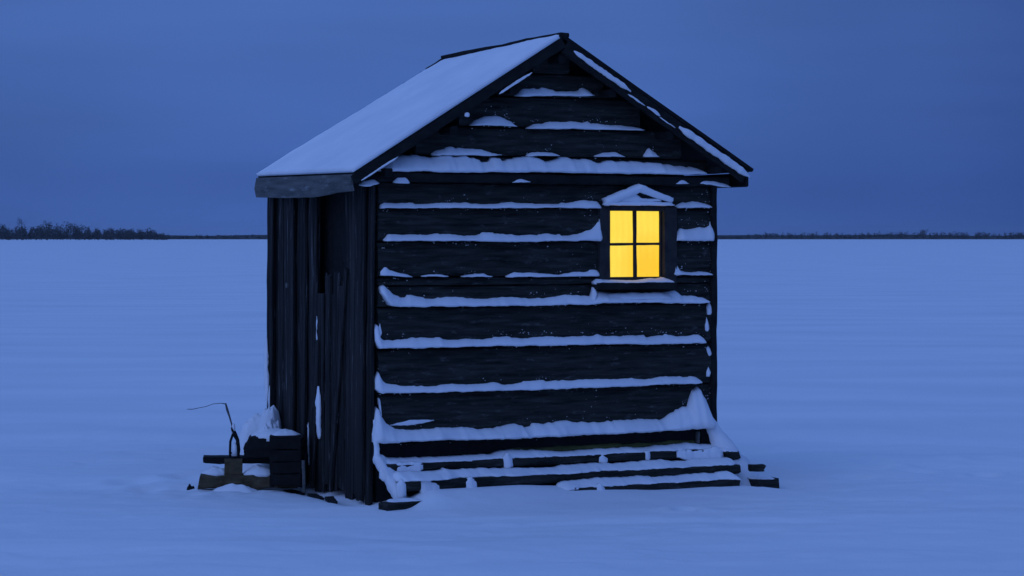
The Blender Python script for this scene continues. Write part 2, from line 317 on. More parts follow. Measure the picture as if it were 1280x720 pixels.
# body behind the boarding
b = MB()
pent = [(0.05, 0.02), (2.37, 0.02), (2.37, 1.90), (1.2, 2.72), (0.05, 1.90)]
vs = [(u, 0.10, z) for u, z in pent]+[(u, 1.63, z) for u, z in pent]
b.add(vs, [(0, 1, 2, 3, 4), (9, 8, 7, 6, 5)]+[(i, (i+1) % 5, (i+1) % 5+5, i+5) for i in range(5)])
b.build('inner_wall', M['black'], hut)

# front: squared logs, each a little different
front = MB()
def hash_(s): return sum(ord(c_)*(i_+1) for i_, c_ in enumerate(s))*0.37
def log(u0, u1, z0, z1, seed, front_v=-0.006, tilt=0.0):
    h = z1-z0; c = 0.0
    sec = [(-0.10, -h/2), (0.0-front_v-0.012, -h/2+0.002), (0.002-front_v, -h/2+0.02), (0.004-front_v+tilt, 0.0), (-front_v-0.002+tilt, h/2-0.05), (-front_v-0.018, h/2-0.012), (-0.035, h/2-0.002), (-0.10, h/2-0.001)]
    loft(front, (u0, 0, (z0+z1)/2), (u1, 0, (z0+z1)/2), sec, step=0.06, jit=0.005, freq=5, seed=seed, endjit=0.004)
GR = [2.005, 2.10, 2.28, 2.475, 2.62, 2.78]
def gab(z): # half width of the gable at height z
    return (2.80-z)/0.615
courses = [(0.36, 0.655), (0.657, 0.92), (0.922, 1.175)]
for i, (a, c) in enumerate(courses): log(0.012, 2.372, a, c, 3.1*i+1, tilt=0.006*(i % 2))
log(0.012, 2.372, 1.177, 1.308, 10.2)
for i, (a, c) in enumerate(((1.31, 1.355), (1.357, 1.575), (1.577, 1.78))):
    log(0.012, 1.56, a, c, 21+i*2.2, tilt=0.004*i); log(2.075, 2.372, a, c, 31+i*2.2)
log(0.012, 2.372, 1.782, 1.935, 40.5)
for i, (a, c) in enumerate(zip(GR, GR[1:])):
    w0 = gab((a+c)/2+0.02); log(1.2-w0*0.98, 1.2+w0*0.98, a, c-0.002, 50+i*3.3, front_v=-0.002-0.004*(i % 2))
fw = front.build('front_log_wall', M['log'], hut, smooth=False, bevel=0.004)

# vertical cracks / butt joints dark battens under the plate: the wall plate beam with its overhanging end
pl = MB(); loft(pl, (-0.10, -0.015, 1.962), (2.475, -0.02, 1.955), rect(0.10, 0.058, 0.01), jit=0.006, seed=4, endjit=0.01)
pl.build('wall_plate', M['trim'], hut, bevel=0.003)
cp = MB(); loft(cp, (2.388, 0.035, 0.20), (2.386, 0.035, 1.93), rect(0.13, 0.042), jit=0.006, freq=4, seed=9, up=Vector((1, 0, 0)))
cp.build('corner_post', M['trim'], hut, bevel=0.003)
sl = MB(); loft(sl, (0.02, 0.045, 0.30), (2.30, 0.045, 0.315), rect(0.09, 0.115, 0.012), jit=0.008, seed=12)
loft(sl, (2.29, 0.03, 0.315), (2.39, 0.03, 0.315), rect(0.11, 0.11, 0.01), jit=0.004, seed=13)
sl.build('sill_beam', M['black'], hut, bevel=0.003)
ms = MB(); loft(ms, (0.9, -0.012, 0.272), (2.24, -0.012, 0.274), [(-0.02, -0.02), (0.015, -0.02), (0.018, 0.0), (0.0, 0.014), (-0.02, 0.018)], step=0.02, jit=0.010, freq=9, seed=3)
ms.build('moss_strip', M['moss'], hut, smooth=True)
pk = MB(); loft(pk, (2.262, -0.018, 0.265), (2.266, -0.018, 0.345), rect(0.026, 0.022, 0.004), step=0.03, jit=0.003, seed=3, up=Vector((1, 0, 0)))
pk.build('peg', M['grey'], hut)
# underfloor skirting behind the steps
sk = MB(); loft(sk, (0.0, 0.04, 0.11), (2.40, 0.04, 0.11), rect(0.09, 0.24, 0.01), jit=0.006, seed=14)
sk.build('skirting', M['black'], hut)

# snow lodged on the ledges of the front
SN = MB(); depth = {'top_load': 0.10, 'c7': 0.115, 'c4': 0.075, 'g3a': 0.05, 'g2b': 0.055, 'c2': 0.065, 'c2r': 0.06, 'c5': 0.06, 'c6': 0.06}
for i, (k, S) in enumerate(SNOW.items()):
    if k in ('sillsnow', 'belowsill') or k[0] == 't' and k != 'top_load': continue
    small = k in ('c3a', 'c3b', 'c3c', 'c3d')
    snow_ridge(SN, S, depth.get(k, 0.05 if not small else 0.028), 3.7*i, vbase=-0.004, rough=0.005 if not small else 0.002)
for i, S in enumerate(([(2.322, 1.00, 1.09), (2.334, 0.99, 1.14), (2.35, 1.0, 1.10)], [(2.335, 0.86, 0.93), (2.35, 0.83, 0.95), (2.37, 0.84, 0.92)],
                       [(2.33, 0.70, 0.80), (2.345, 0.70, 0.83), (2.36, 0.72, 0.78)], [(2.34, 1.10, 1.19), (2.36, 1.1, 1.2), (2.38, 1.12, 1.18)], [(2.345, 1.62, 1.66), (2.36, 1.60, 1.75), (2.375, 1.62, 1.72)],
                       [(0.014, 1.02, 1.10), (0.022, 1.0, 1.13), (0.03, 1.02, 1.08)], [(0.012, 0.60, 0.66), (0.02, 0.55, 0.68), (0.03, 0.52, 0.6)])):
    snow_ridge(SN, S, 0.03, 90+i*2.1, vbase=-0.004, step=0.006, rough=0.01)
# a smear of blown snow low on the bottom log
SM = []
snow_ridge(SN, [(0.09, 0.462, 0.466), (0.15, 0.460, 0.486), (0.22, 0.462, 0.50), (0.30, 0.468, 0.492), (0.38, 0.480, 0.484)], 0.006, 71, vbase=-0.008, rough=0.003)
rnd = random.Random(5)
def clot(x, v, z, s):
    q = [(x+s*a*rnd.uniform(0.6, 1.4), v-s*c*0.5, z+s*d_*rnd.uniform(0.4, 0.9)) for a, c, d_ in ((-1, 0, 0), (1, 0, 0.1), (0, 0, 1), (0, 0, -0.8), (0, 1.2, 0))]
    SN.add(q, [(0, 4, 2), (2, 4, 1), (1, 4, 3), (3, 4, 0), (0, 2, 1, 3)])
for k, S in SNOW.items():
    if k in ('sillsnow', 'belowsill') or k[0] == 't': continue
    L_ = S[-1][0]-S[0][0]
    for _ in range(int(L_*75)):
        x = S[0][0]+L_*rnd.random(); up_ = rnd.random() < 0.7
        if fbm(x*3, hash_(k), 2) < rnd.uniform(-0.35, 0.3): continue
        z = interp(S, x, 2)-0.004+abs(rnd.gauss(0, 0.018)) if up_ else interp(S, x, 1)-abs(rnd.gauss(0, 0.012))
        clot(x, -0.008, z, rnd.choice((0.002, 0.003, 0.004, 0.006)))
for _ in range(420):   # frost on the ends of the logs and by the window
    x = rnd.choice((0.03+abs(rnd.gauss(0, 0.05)), 2.37-abs(rnd.gauss(0, 0.05)), 1.52-abs(rnd.gauss(0, 0.06))))
    z = rnd.uniform(0.45, 1.9)
    if fbm(x*4, z*5, 3) > 0.0: clot(x, -0.008, z, rnd.choice((0.002, 0.003, 0.005)))
SN.build('ledge_snow', M['snow'], fw, smooth=True)
for S in [SNOW[k] for k in ('t1', 't2', 't3', 't4')]+[[(-0.14, 1.905, 1.93), (-0.10, 1.90, 1.95), (-0.05, 1.91, 1.955), (-0.02, 1.92, 1.935)]]:
    ts = MB(); snow_ridge(ts, S, 0.03, S[0][0]*5, vbase=-0.06 if S[0][0] > 0 else -0.075, rough=0.003); ts.build('plate_snow', M['snow'], hut, smooth=True)

# left side: ragged vertical planks
side = MB(); v = 1.665; i = 0
while v > -0.005:
    wd = random.choice((0.07, 0.09, 0.11, 0.13, 0.15)); wd = min(wd, v+0.02)
    if wd < 0.03: break
    out_u = -0.012-random.random()*0.022; lean = random.uniform(-0.012, 0.012)
    zb = 0.01+random.uniform(-0.02, 0.05); 
    flare = 0.0
    if v-wd/2 < 0.45: flare = 0.035*(1-(v-wd/2)/0.45)
    vm = v-wd/2; top = 1.93
    if 0.36 < vm < 0.80: top = 1.20+0.22*random.random()   # boards broken off: the black inside shows
    elif random.random() < 0.3: out_u -= 0.02
    a = (out_u-flare*0.6, v-wd/2-flare*0.2, zb); c = (out_u+0.004, v-wd/2+lean, top)
    loft(side, a, c, [(x, y) for x, y in rect(wd*0.965, 0.02, 0.003)], step=0.08, jit=0.004, freq=3, seed=i*3.3, up=Vector((-1, 0, 0)), endjit=0.03)
    if random.random() < 0.45 and top > 1.9:   # a cover strip over the joint
        loft(side, (out_u-0.02-flare*0.6, v-wd, zb+0.02), (out_u-0.012, v-wd+lean, 1.93), rect(0.028, 0.014, 0.003), step=0.08, jit=0.004, freq=3, seed=i*3.3+50, up=Vector((-1, 0, 0)), endjit=0.03)
    v -= wd; i += 1
sw = side.build('side_plank_wall', M['plank'], hut)
# leaning loose boards low down
lb = MB(); loft(lb, (-0.06, 0.56, 0.02), (-0.035, 0.36, 1.40), rect(0.05, 0.018, 0.003), step=0.1, jit=0.004, seed=61, up=Vector((-1, 0, 0)), endjit=0.02)
loft(lb, (-0.075, 0.82, 0.03), (-0.04, 0.80, 0.95), rect(0.06, 0.018, 0.003), step=0.1, jit=0.004, seed=62, up=Vector((-1, 0, 0)), endjit=0.02)
lb.build('leaning_board', M['plank'], hut)
def sliver(u, v, z0, z1, wd, seed, dep=0.014):
    ssn = MB()
    loft(ssn, (u, v, z0), (u, v+0.01, z1), [(-wd/2, 0), (-wd/4, dep), (wd/4, dep*0.9), (wd/2, 0)], step=0.02, jit=0.006, freq=14, seed=seed, up=Vector((-1, 0, 0)), taper=lambda t: max(0.15, math.sin(math.pi*min(1, t*0.9+0.08))**0.6))
    ssn.build('blown_snow', M['snow'], sw, smooth=True)
sliver(-0.050, 0.755, 0.33, 0.66, 0.075, 1); sliver(-0.046, 0.93, 0.15, 0.42, 0.022, 2, 0.006)
sliver(-0.045, 1.645, 0.48, 0.95, 0.07, 4); sliver(-0.045, 1.585, 0.30, 0.62, 0.05, 5, 0.01)
sliver(-0.042, 0.80, 0.60, 1.10, 0.012, 8, 0.004)
kn = MB(); loft(kn, (-0.03, 1.30, 1.285), (-0.05, 1.30, 1.285), [(0.018*math.cos(k*0.7), 0.018*math.sin(k*0.7)) for k in range(9)], step=0.02, jit=0.002)
kn.build('tin_disc', M['grey'], hut)
# right and back walls, the same planks
oth = MB(); v = 0.06; i = 0
while v < 1.64:
    wd = random.uniform(0.09, 0.15); loft(oth, (2.385, v+wd/2, 0.02), (2.385, v+wd/2, 1.92), rect(wd*0.96, 0.02, 0.003), step=0.2, jit=0.004, seed=i*2.2+200, up=Vector((1, 0, 0)), endjit=0.02); v += wd; i += 1
u = 0.0
while u < 2.38:
    wd = random.uniform(0.09, 0.15); zt = 2.76-abs(u+wd/2-1.2)*0.66
    loft(oth, (u+wd/2, 1.655, 0.02), (u+wd/2, 1.655, zt), rect(wd*0.96, 0.02, 0.003), step=0.2, jit=0.004, seed=u*9+300, up=Vector((0, 1, 0)), endjit=0.02); u += wd
oth.build('rear_plank_wall', M['plank'], hut)

# ---- window
win = MB()
def bar(mb, a, c, w_, h_, seed, up=Vector((0, 0, 1)), jit=0.002): loft(mb, a, c, rect(w_, h_, 0.004), step=0.08, jit=jit, freq=6, seed=seed, up=up)
X = Vector((1, 0, 0))
bar(win, (1.569, -0.002, 1.285), (1.569, -0.002, 1.79), 0.07, 0.074, 1, X)
bar(win, (2.0515, -0.002, 1.285), (2.0515, -0.002, 1.79), 0.07, 0.093, 2, X)
bar(win, (1.607, -0.002, 1.781), (2.004, -0.002, 1.781), 0.066, 0.034, 3)
bar(win, (1.607, 0.004, 1.332), (2.004, 0.004, 1.332), 0.05, 0.026, 4)
wo = win.build('window', M['frame'], hut, bevel=0.002)
p = MB(); p.add([(1.606, 0.020, 1.345), (2.005, 0.020, 1.345), (2.005, 0.020, 1.765), (1.606, 0.020, 1.765), (1.606, 0.024, 1.345), (2.005, 0.024, 1.345), (2.005, 0.024, 1.765), (1.606, 0.024, 1.765)],
            [(0, 1, 2, 3), (7, 6, 5, 4), (0, 4, 5, 1), (1, 5, 6, 2), (2, 6, 7, 3), (3, 7, 4, 0)])
p.build('pane', M['pane'], wo)
mu = MB()
bar(mu, (1.809, 0.006, 1.345), (1.806, 0.006, 1.765), 0.022, 0.021, 5, X)
bar(mu, (1.606, 0.0065, 1.552), (1.797, 0.0065, 1.554), 0.020, 0.016, 6); bar(mu, (1.818, 0.0065, 1.554), (2.005, 0.0065, 1.555), 0.020, 0.016, 7)
bar(mu, (1.613, 0.008, 1.345), (1.613, 0.008, 1.765), 0.02, 0.012, 8, X); bar(mu, (1.998, 0.008, 1.345), (1.998, 0.008, 1.765), 0.02, 0.012, 9, X)
mu.build('muntin', M['frame'], wo)
ws = MB(); bar(ws, (1.485, -0.055, 1.290), (2.052, -0.055, 1.288), 0.10, 0.042, 10, jit=0.003); ws.build('window_sill', M['trim'], wo, bevel=0.002)
hd = MB()
hd.add([(1.535, -0.030, 1.800), (2.065, -0.030, 1.800), (1.797, -0.030, 1.925), (1.535, -0.062, 1.800), (2.065, -0.062, 1.800), (1.797, -0.062, 1.925)], [(0, 1, 2), (5, 4, 3), (0, 3, 4, 1), (1, 4, 5, 2), (2, 5, 3, 0)])
ho = hd.build('window_hood', M['trim'], wo)
hs = MB()
snow_ridge(hs, [(1.540, 1.799, 1.815), (1.56, 1.799, 1.838), (1.70, 1.799, 1.832), (1.85, 1.799, 1.830), (2.0, 1.799, 1.834), (2.055, 1.799, 1.828)], 0.045, 5, vbase=-0.058, rough=0.002)
sec = [(-0.02, -0.034), (0.030, -0.034), (0.046, -0.010), (0.040, 0.012), (0.0, 0.020), (-0.03, 0.014)]
loft(hs, (1.548, -0.058, 1.826), (1.800, -0.058, 1.918), sec, step=0.02, jit=0.004, freq=14, seed=2); loft(hs, (1.785, -0.058, 1.920), (2.04, -0.058, 1.838), sec, step=0.02, jit=0.004, freq=14, seed=3, taper=lambda t: 1-0.35*t)
snow_ridge(hs, [(1.58, 1.825, 1.84), (1.70, 1.825, 1.880), (1.77, 1.825, 1.885), (1.82, 1.825, 1.845), (1.88, 1.825, 1.845), (1.96, 1.825, 1.85)], 0.018, 8, vbase=-0.06, rough=0.002)
S = [(a, b_-0.003, c) for a, b_, c in SNOW['sillsnow']]
S = [(1.482, 1.300, 1.330), (1.51, 1.309, 1.340), (1.603, 1.310, 1.334), (1.778, 1.309, 1.331), (1.90, 1.309, 1.338), (1.975, 1.309, 1.348), (2.026, 1.309, 1.336), (2.056, 1.298, 1.318)]
snow_ridge(hs, S, 0.085, 15, vbase=-0.028, rough=0.002)
snow_ridge(hs, [(1.462, 1.19, 1.27), (1.478, 1.2, 1.305), (1.494, 1.24, 1.32)], 0.06, 16, vbase=-0.03, step=0.006, rough=0.004)
snow_ridge(hs, [(1.56, 1.205, 1.242), (1.69, 1.205, 1.250), (1.808, 1.205, 1.262), (1.955, 1.205, 1.262), (2.044, 1.205, 1.236)], 0.035, 17, vbase=-0.04, rough=0.003)
snow_ridge(hs, [(1.524, 1.60, 1.62), (1.530, 1.60, 1.77), (1.538, 1.62, 1.74)], 0.02, 18, vbase=-0.028, step=0.004, rough=0.004)
snow_ridge(hs, [(2.076, 1.36, 1.38), (2.088, 1.36, 1.45), (2.10, 1.36, 1.40)], 0.02, 19, vbase=-0.034, step=0.004, rough=0.004)
hs.build('window_snow', M['snow'], wo, smooth=True)

# ---- roof
FE, RE = Vector((-0.213, -0.165, 1.968)), Vector((-0.088, 1.68, 1.985))
FR, RR = Vector((1.20, -0.165, 2.826)), Vector((1.235, 1.60, 2.775))
FT, RT = Vector((2.586, -0.165, 2.018)), Vector((2.56, 1.68, 2.01))
def patch(mb, a, b_, c, d, n, m, th, amp, seed, lift=0.0, f=2.5, edge=0.0):
    """closed slab over the bilinear patch a-b (along), d-c; th thick upwards"""
    nor = (b_-a).cross(d-a).normalized()
    if nor.z < 0: nor = -nor
    T = []; B = []
    for i in range(n+1):
        for j in range(m+1):
            s, t = i/n, j/m
            q = (a*(1-s)+b_*s)*(1-t)+(d*(1-s)+c*s)*t
            ed = min(1, min(i, n-i, j, m-j)/1.5)
            k = lift+th*(1-edge*(1-ed))+amp*fbm(q.x*f, q.y*f, seed)+amp*0.5*fbm(q.x*f*4, q.y*f*4, seed+3)
            T.append(q+nor*k); B.append(q+nor*lift)
    N0 = (n+1)*(m+1); fs = []
    for i in range(n):
        for j in range(m):
            q = (i*(m+1)+j, i*(m+1)+j+1, (i+1)*(m+1)+j+1, (i+1)*(m+1)+j); fs.append(q); fs.append(tuple(x+N0 for x in q[::-1]))
    rim = [i*(m+1) for i in range(n)]+[n*(m+1)+j for j in range(m)]+[i*(m+1)+m for i in range(n, 0, -1)]+[j for j in range(m, 0, -1)]
    for x, y in zip(rim, rim[1:]+rim[:1]): fs.append((x, y, y+N0, x+N0))
    mb.add(T+B, fs)
rf = MB()
patch(rf, FE, RE, RR, FR, 8, 8, 0.016, 0.0, 1); patch(rf, FT, RT, RR, FR, 8, 8, 0.022, 0.001, 2, lift=0.001)
ro = rf.build('roof', M['black'], hut)
rs = MB()
patch(rs, FE+Vector((0.0, 0.0, 0)), RE, RR, FR, 60, 60, 0.030, 0.004, 5, lift=0.017, edge=0.25)
Fa, Ra = FT.lerp(FR, 0.02), RT.lerp(RR, 0.02)
Fa.y += 0.25; Fb = FR.lerp(FT, 0.06); Fb.y += 0.25
patch(rs, Fa, Ra, RR.lerp(RT, 0.06), Fb, 30, 30, 0.022, 0.006, 6, lift=0.024, edge=0.6)
rs.build('roof_snow', M['snow'], ro, smooth=True)
rc = MB(); 
loft(rc, FR+Vector((0.0, -0.004, 0.022)), RR+Vector((0, -0.02, 0.048)), rect(0.07, 0.030, 0.006), step=0.12, jit=0.005, freq=3, seed=2, endjit=0.01)
loft(rc, RR+Vector((-0.03, -0.03, 0.030)), RR+Vector((-0.13, 0.0, -0.035)), rect(0.10, 0.02, 0.005), step=0.05, jit=0.006, seed=7)
rc.build('ridge_cap', M['black'], ro)
bb = MB()
dn = Vector((0, 0, -1))
loft(bb, FE+Vector((-0.004, 0.012, -0.030)), FR+Vector((0, 0.012, -0.026)), rect(0.03, 0.056, 0.005), step=0.15, jit=0.004, seed=11)
loft(bb, FR+Vector((0.01, 0.014, -0.050)), FT+Vector((-0.05, 0.014, -0.030)), rect(0.03, 0.085, 0.005), step=0.15, jit=0.004, seed=12)
bo = bb.build('barge_board', M['trim'], hut, bevel=0.003)
# purlins under the overhang
for (u, z) in ((0.02, 1.985), (0.45, 2.245), (0.86, 2.50), (1.2, 2.70), (1.56, 2.50), (1.98, 2.245), (2.34, 2.03)):
    pu = MB(); loft(pu, (u, -0.145, z), (u, 0.12, z), rect(0.05, 0.05), step=0.1, jit=0.003, seed=u); pu.build('purlin', M['black'], hut)
def on_barge(t0, t1, drop, h, seed, side='r', dep=0.02):
    bs = MB(); P0, P1 = (FR, FT) if side == 'r' else (FE, FR)
    a = P0.lerp(P1, t0)+Vector((0, -0.001, -drop)); c = P0.lerp(P1, t1)+Vector((0, -0.001, -drop))
    loft(bs, a, c, [(-0.005, -h/2), (dep*0.7, -h/2), (dep, -h*0.1), (dep*0.6, h*0.4), (-0.005, h/2)], step=0.015, jit=0.005, freq=9, seed=seed, taper=lambda t: max(0.25, min(1, t*7+0.2, (1-t)*7+0.2))*(1+0.3*fbm(t*8, seed)))
    bs.build('barge_snow', M['snow'], bo, smooth=True)
on_barge(0.05, 0.345, 0.034, 0.032, 1); on_barge(0.33, 0.42, 0.062, 0.010, 2, dep=0.006); on_barge(0.43, 0.50, 0.058, 0.016, 3, dep=0.01); on_barge(0.49, 0.58, 0.066, 0.008, 6, dep=0.006)
on_barge(0.60, 0.985, 0.044, 0.046, 4, dep=0.028)
on_barge(0.68, 0.84, 0.078, 0.014, 5, 'l', 0.01); on_barge(0.03, 0.20, 0.060, 0.012, 8, 'l', 0.006); on_barge(0.515, 0.535, 0.078, 0.022, 9, 'l', 0.012)
fa = MB()
vs = []; n = 24
F0, F1 = FE+Vector((0.008, 0.03, 0.004)), RE+Vector((-0.012, -0.005, 0.004))
for i in range(n+1):
    t = i/n; q = F0.lerp(F1, t); ho_ = 0.100+0.035*sm(0.0, 0.45, t)-0.006*sm(0.7, 1, t)+0.004*fbm(t*9, 1)
    for du, dz in ((0, 0.0), (-0.010, 0.0), (-0.024+0.004*fbm(t*7, 4), -ho_*0.55), (-0.012+0.006*fbm(t*8, 7), -ho_), (0.004, -ho_), (-0.008, -ho_*0.5)):
        vs.append(q+Vector((du, 0, dz)))
fs = [(i*6+j, i*6+(j+1) % 6, (i+1)*6+(j+1) % 6, (i+1)*6+j) for i in range(n) for j in range(6)]+[tuple(range(6)), tuple(n*6+j for j in reversed(range(6)))]
fa.add(vs, fs); fa.build('eaves_board', M['grey'], hut)
fb = MB(); loft(fb, FT+Vector((-0.02, 0.03, -0.05)), RT+Vector((-0.02, 0, -0.05)), rect(0.02, 0.09), step=0.2, jit=0.003, seed=5); fb.build('eaves_board', M['trim'], hut)
# snow that slid down the corners of the hut
cs = MB(); loft(cs, (-0.025, -0.03, 0.50), (-0.03, -0.09, 0.25), [(-0.02, 0), (-0.01, 0.015), (0.012, 0.015), (0.02, 0), (0, -0.03)], step=0.02, jit=0.008, freq=9, seed=5, taper=lambda t: 0.5+0.7*t)
loft(cs, (-0.045, -0.09, 0.29), (0.045, -0.30, 0.03), [(-0.12, -0.03), (-0.07, 0.012), (-0.03, 0.016), (0.0, 0.022), (0.018, 0.014), (0.022, 0), (0, -0.05), (-0.09, -0.05)], step=0.02, jit=0.016, freq=9, seed=3, taper=lambda t: 0.7+0.35*math.sin(math.pi*min(1, t+0.1)))
cs.build('corner_snow', M['snow'], hut, smooth=True)
cs = MB(); loft(cs, (2.36, -0.02, 0.42), (2.58, -0.22, -0.03), [(-0.10, -0.10), (-0.06, 0.02), (-0.02, 0.05), (0.04, 0.045), (0.09, -0.02), (0.10, -0.12)], step=0.02, jit=0.016, freq=7, seed=8, taper=lambda t: 0.35+1.1*t)
cs.build('corner_snow', M['snow'], hut, smooth=True)

# ------------------------------------------------------------------ stacked timbers that step down from the front wall
def at_hut(mb, name, m, org, **k):
    o0 = Vector(org); mb.v = [tuple(Vector(q)-o0) for q in mb.v]
    o = mb.build(name, m, **k); o.location = L2W(*org); o.rotation_euler = (0, 0, RZ); return o
def child(mb, par, org, name, m, **k):
    o0 = Vector(org); mb.v = [tuple(Vector(q)-o0) for q in mb.v]
    return mb.build(name, m, par, **k)
GRP = 'timbers stepped under the front wall'
def timber(u0, u1, v0, v1, z0, z1, seed, label, snow_S, sd, patches=(), name='timber', skew=0.0):
    org = ((u0+u1)/2, (v0+v1)/2, z0)
    mb = MB(); vm = (v0+v1)/2; zm = (z0+z1)/2
    loft(mb, (u0, vm, zm), (u1, vm+skew, zm), rect(abs(v1-v0), z1-z0, 0.008), step=0.06, jit=0.006, freq=5, seed=seed, endjit=0.015)
    o = at_hut(mb, name, M['log'], org); tag(o, label, 'timber', GRP)
    sb = MB()
    if snow_S: snow_ridge(sb, snow_S, sd, seed+1, vbase=max(v0, v1), back=0.0, rough=0.007)
    for k, P in enumerate(patches): snow_ridge(sb, P, 0.03, seed+7+k*1.7, vbase=min(v0, v1)+0.008, step=0.006, rough=0.006, ends=False)
    if sb.v: child(sb, o, org, 'snow_cover', M['snow'], smooth=True)
    return o
timber(0.0, 2.34, -0.02, -0.155, 0.19, 0.240, 1, 'highest and innermost snowy timber directly below the front wall',
       [(0.0, 0.238, 0.30), (0.10, 0.238, 0.275), (0.4, 0.238, 0.268), (0.75, 0.238, 0.272), (0.83, 0.238, 0.29), (1.3, 0.238, 0.268), (1.7, 0.238, 0.272), (2.1, 0.238, 0.278), (2.38, 0.238, 0.27)], 0.14,
       [[(-0.04, 0.16, 0.26), (-0.02, 0.14, 0.27), (0.01, 0.17, 0.26)], [(0.07, 0.15, 0.26), (0.14, 0.13, 0.27), (0.24, 0.20, 0.26)], [(0.785, 0.18, 0.26), (0.815, 0.18, 0.27), (0.845, 0.19, 0.26)], [(1.455, 0.19, 0.26), (1.48, 0.18, 0.27), (1.515, 0.19, 0.26)],
        [(1.79, 0.20, 0.26), (1.805, 0.18, 0.265), (1.825, 0.2, 0.26)], [(2.02, 0.20, 0.26), (2.12, 0.17, 0.275), (2.25, 0.17, 0.28), (2.37, 0.17, 0.26)]])
timber(2.375, 2.465, -0.08, -0.20, 0.175, 0.225, 17, 'short snowy timber block at the right end of the top tier, under the corner',
       [(2.36, 0.222, 0.245), (2.40, 0.223, 0.255), (2.47, 0.22, 0.235)], 0.12, [])
timber(0.04, 2.395, -0.175, -0.315, 0.095, 0.150, 4, 'long middle timber of the snowy steps, below the highest one',
       [(0.02, 0.148, 0.215), (0.3, 0.148, 0.205), (0.8, 0.148, 0.195), (1.4, 0.148, 0.197), (1.9, 0.148, 0.195), (2.1, 0.148, 0.20), (2.41, 0.148, 0.185)], 0.15,
       [[(0.0, 0.06, 0.18), (0.02, 0.05, 0.19), (0.05, 0.07, 0.18)], [(0.15, 0.07, 0.17), (0.2, 0.06, 0.18), (0.27, 0.08, 0.17)], [(0.45, 0.08, 0.16), (0.48, 0.07, 0.17), (0.52, 0.09, 0.16)]])
timber(1.12, 2.30, -0.335, -0.455, 0.028, 0.075, 8, 'lowest and outermost snowy timber, half buried in front of the hut',
       [(1.05, 0.06, 0.12), (1.3, 0.072, 0.125), (1.8, 0.073, 0.122), (2.28, 0.073, 0.12), (2.34, 0.06, 0.09)], 0.13,
       [[(1.27, 0.02, 0.09), (1.29, 0.02, 0.09), (1.33, 0.02, 0.085)]])
timber(2.50, 2.665, -0.24, -0.36, -0.045, 0.055, 12, 'stubby squared timber block lying clear of the steps at far right',
       [(2.49, 0.052, 0.068), (2.55, 0.052, 0.072), (2.66, 0.052, 0.06)], 0.12, [])
timber(2.46, 2.55, -0.30, -0.35, 0.105, 0.150, 14, 'small dark timber stub poking out of snow beside the right end of steps', None, 0, [], skew=-0.03)
timber(-0.14, 0.22, -0.37, -0.46, -0.005, 0.045, 15, 'short crooked board on the snow at left foot of the steps',
       [(-0.10, 0.04, 0.062), (0.0, 0.042, 0.066), (0.1, 0.042, 0.055), (0.2, 0.042, 0.048)], 0.06, [], name='board', skew=0.06)['category'] = 'board'

# ------------------------------------------------------------------ clutter beside the plank wall
def W(px, Y, z=0.0): return Vector(((px-640)/3070*Y, Y, z))
YC = 15.60
def wbuild(mb, name, m, org, parent=None, **k):
    o0 = Vector(org); mb.v = [tuple(Vector(q)-o0) for q in mb.v]
    o = mb.build(name, m, parent, **k)
    if not parent: o.location = o0
    return o
# pallet of old planks
org = Vector((-1.78, YC, 0.0)); pal = empty('pallet', org)
tag(pal, 'broken brown pallet half buried in snow left of the hut', 'pallet')
d = MB(); loft(d, (-1.975, YC-0.07, 0.055), (-1.36, YC-0.02, 0.050), rect(0.14, 0.085, 0.012), step=0.05, jit=0.010, freq=7, seed=1, endjit=0.02)
wbuild(d, 'lower_plank', M['brown'], org, pal)
d = MB(); loft(d, (-1.955, YC+0.02, 0.185), (-1.36, YC+0.06, 0.178), rect(0.12, 0.042, 0.006), step=0.05, jit=0.006, freq=7, seed=2, endjit=0.02)
wbuild(d, 'upper_plank', M['trim'], org, pal)
d = MB(); loft(d, (-1.82, YC-0.035, 0.135), (-1.71, YC-0.03, 0.135), rect(0.09, 0.12, 0.012), step=0.03, jit=0.008, seed=3, endjit=0.01)
wbuild(d, 'spacer_block', M['brown'], org, pal)
d = MB(); heap(d, -1.60, YC-0.045, 0.095, 0.12, 0.06, 0.06, 3, sink=0.01); heap(d, -1.88, YC-0.03, 0.095, 0.10, 0.06, 0.05, 5, sink=0.01); heap(d, -1.74, YC-0.15, -0.02, 0.16, 0.05, 0.06, 6, sink=0.03, pw=2.5)
wbuild(d, 'snow_cover', M['snow'], org, pal, smooth=True)
# tarp-covered bundle on the pallet
org = Vector((-1.56, YC+0.03, 0.205)); d = MB(); vs = []; fs = []; n = 30; m = 12
for i in range(m+1):
    f_ = i/m
    for j in range(n):
        a = 2*math.pi*j/n; ca, sa = math.cos(a), math.sin(a)
        ex = 0.45; rx = 0.145*math.copysign(abs(ca)**ex, ca); ry = 0.13*math.copysign(abs(sa)**ex, sa)
        taper = 1.0-0.25*max(0, f_-0.55)**1.2*2 if f_ < 1 else 0.72
        if ca < 0: taper -= 0.28*max(0, f_-0.5)
        k = 1+0.10*fbm(ca*2.2+4, sa*2.2, f_*2.5)
        if f_ == 1: k *= 0.8
        vs.append((org.x+rx*taper*k, org.y+ry*taper*k, org.z+0.135*f_+0.012*fbm(ca*3, sa*3, 9)*f_))
for i in range(m):
    for j in range(n): fs.append((i*n+j, i*n+(j+1) % n, (i+1)*n+(j+1) % n, (i+1)*n+j))
fs.append(tuple(range(n))); fs.append(tuple(m*n+j for j in reversed(range(n)))); d.add(vs, fs)
bun = wbuild(d, 'covered_bundle', M['black'], org, smooth=True); tag(bun, 'black sheet-covered bundle with snow on top, lying on the pallet', 'bundle')
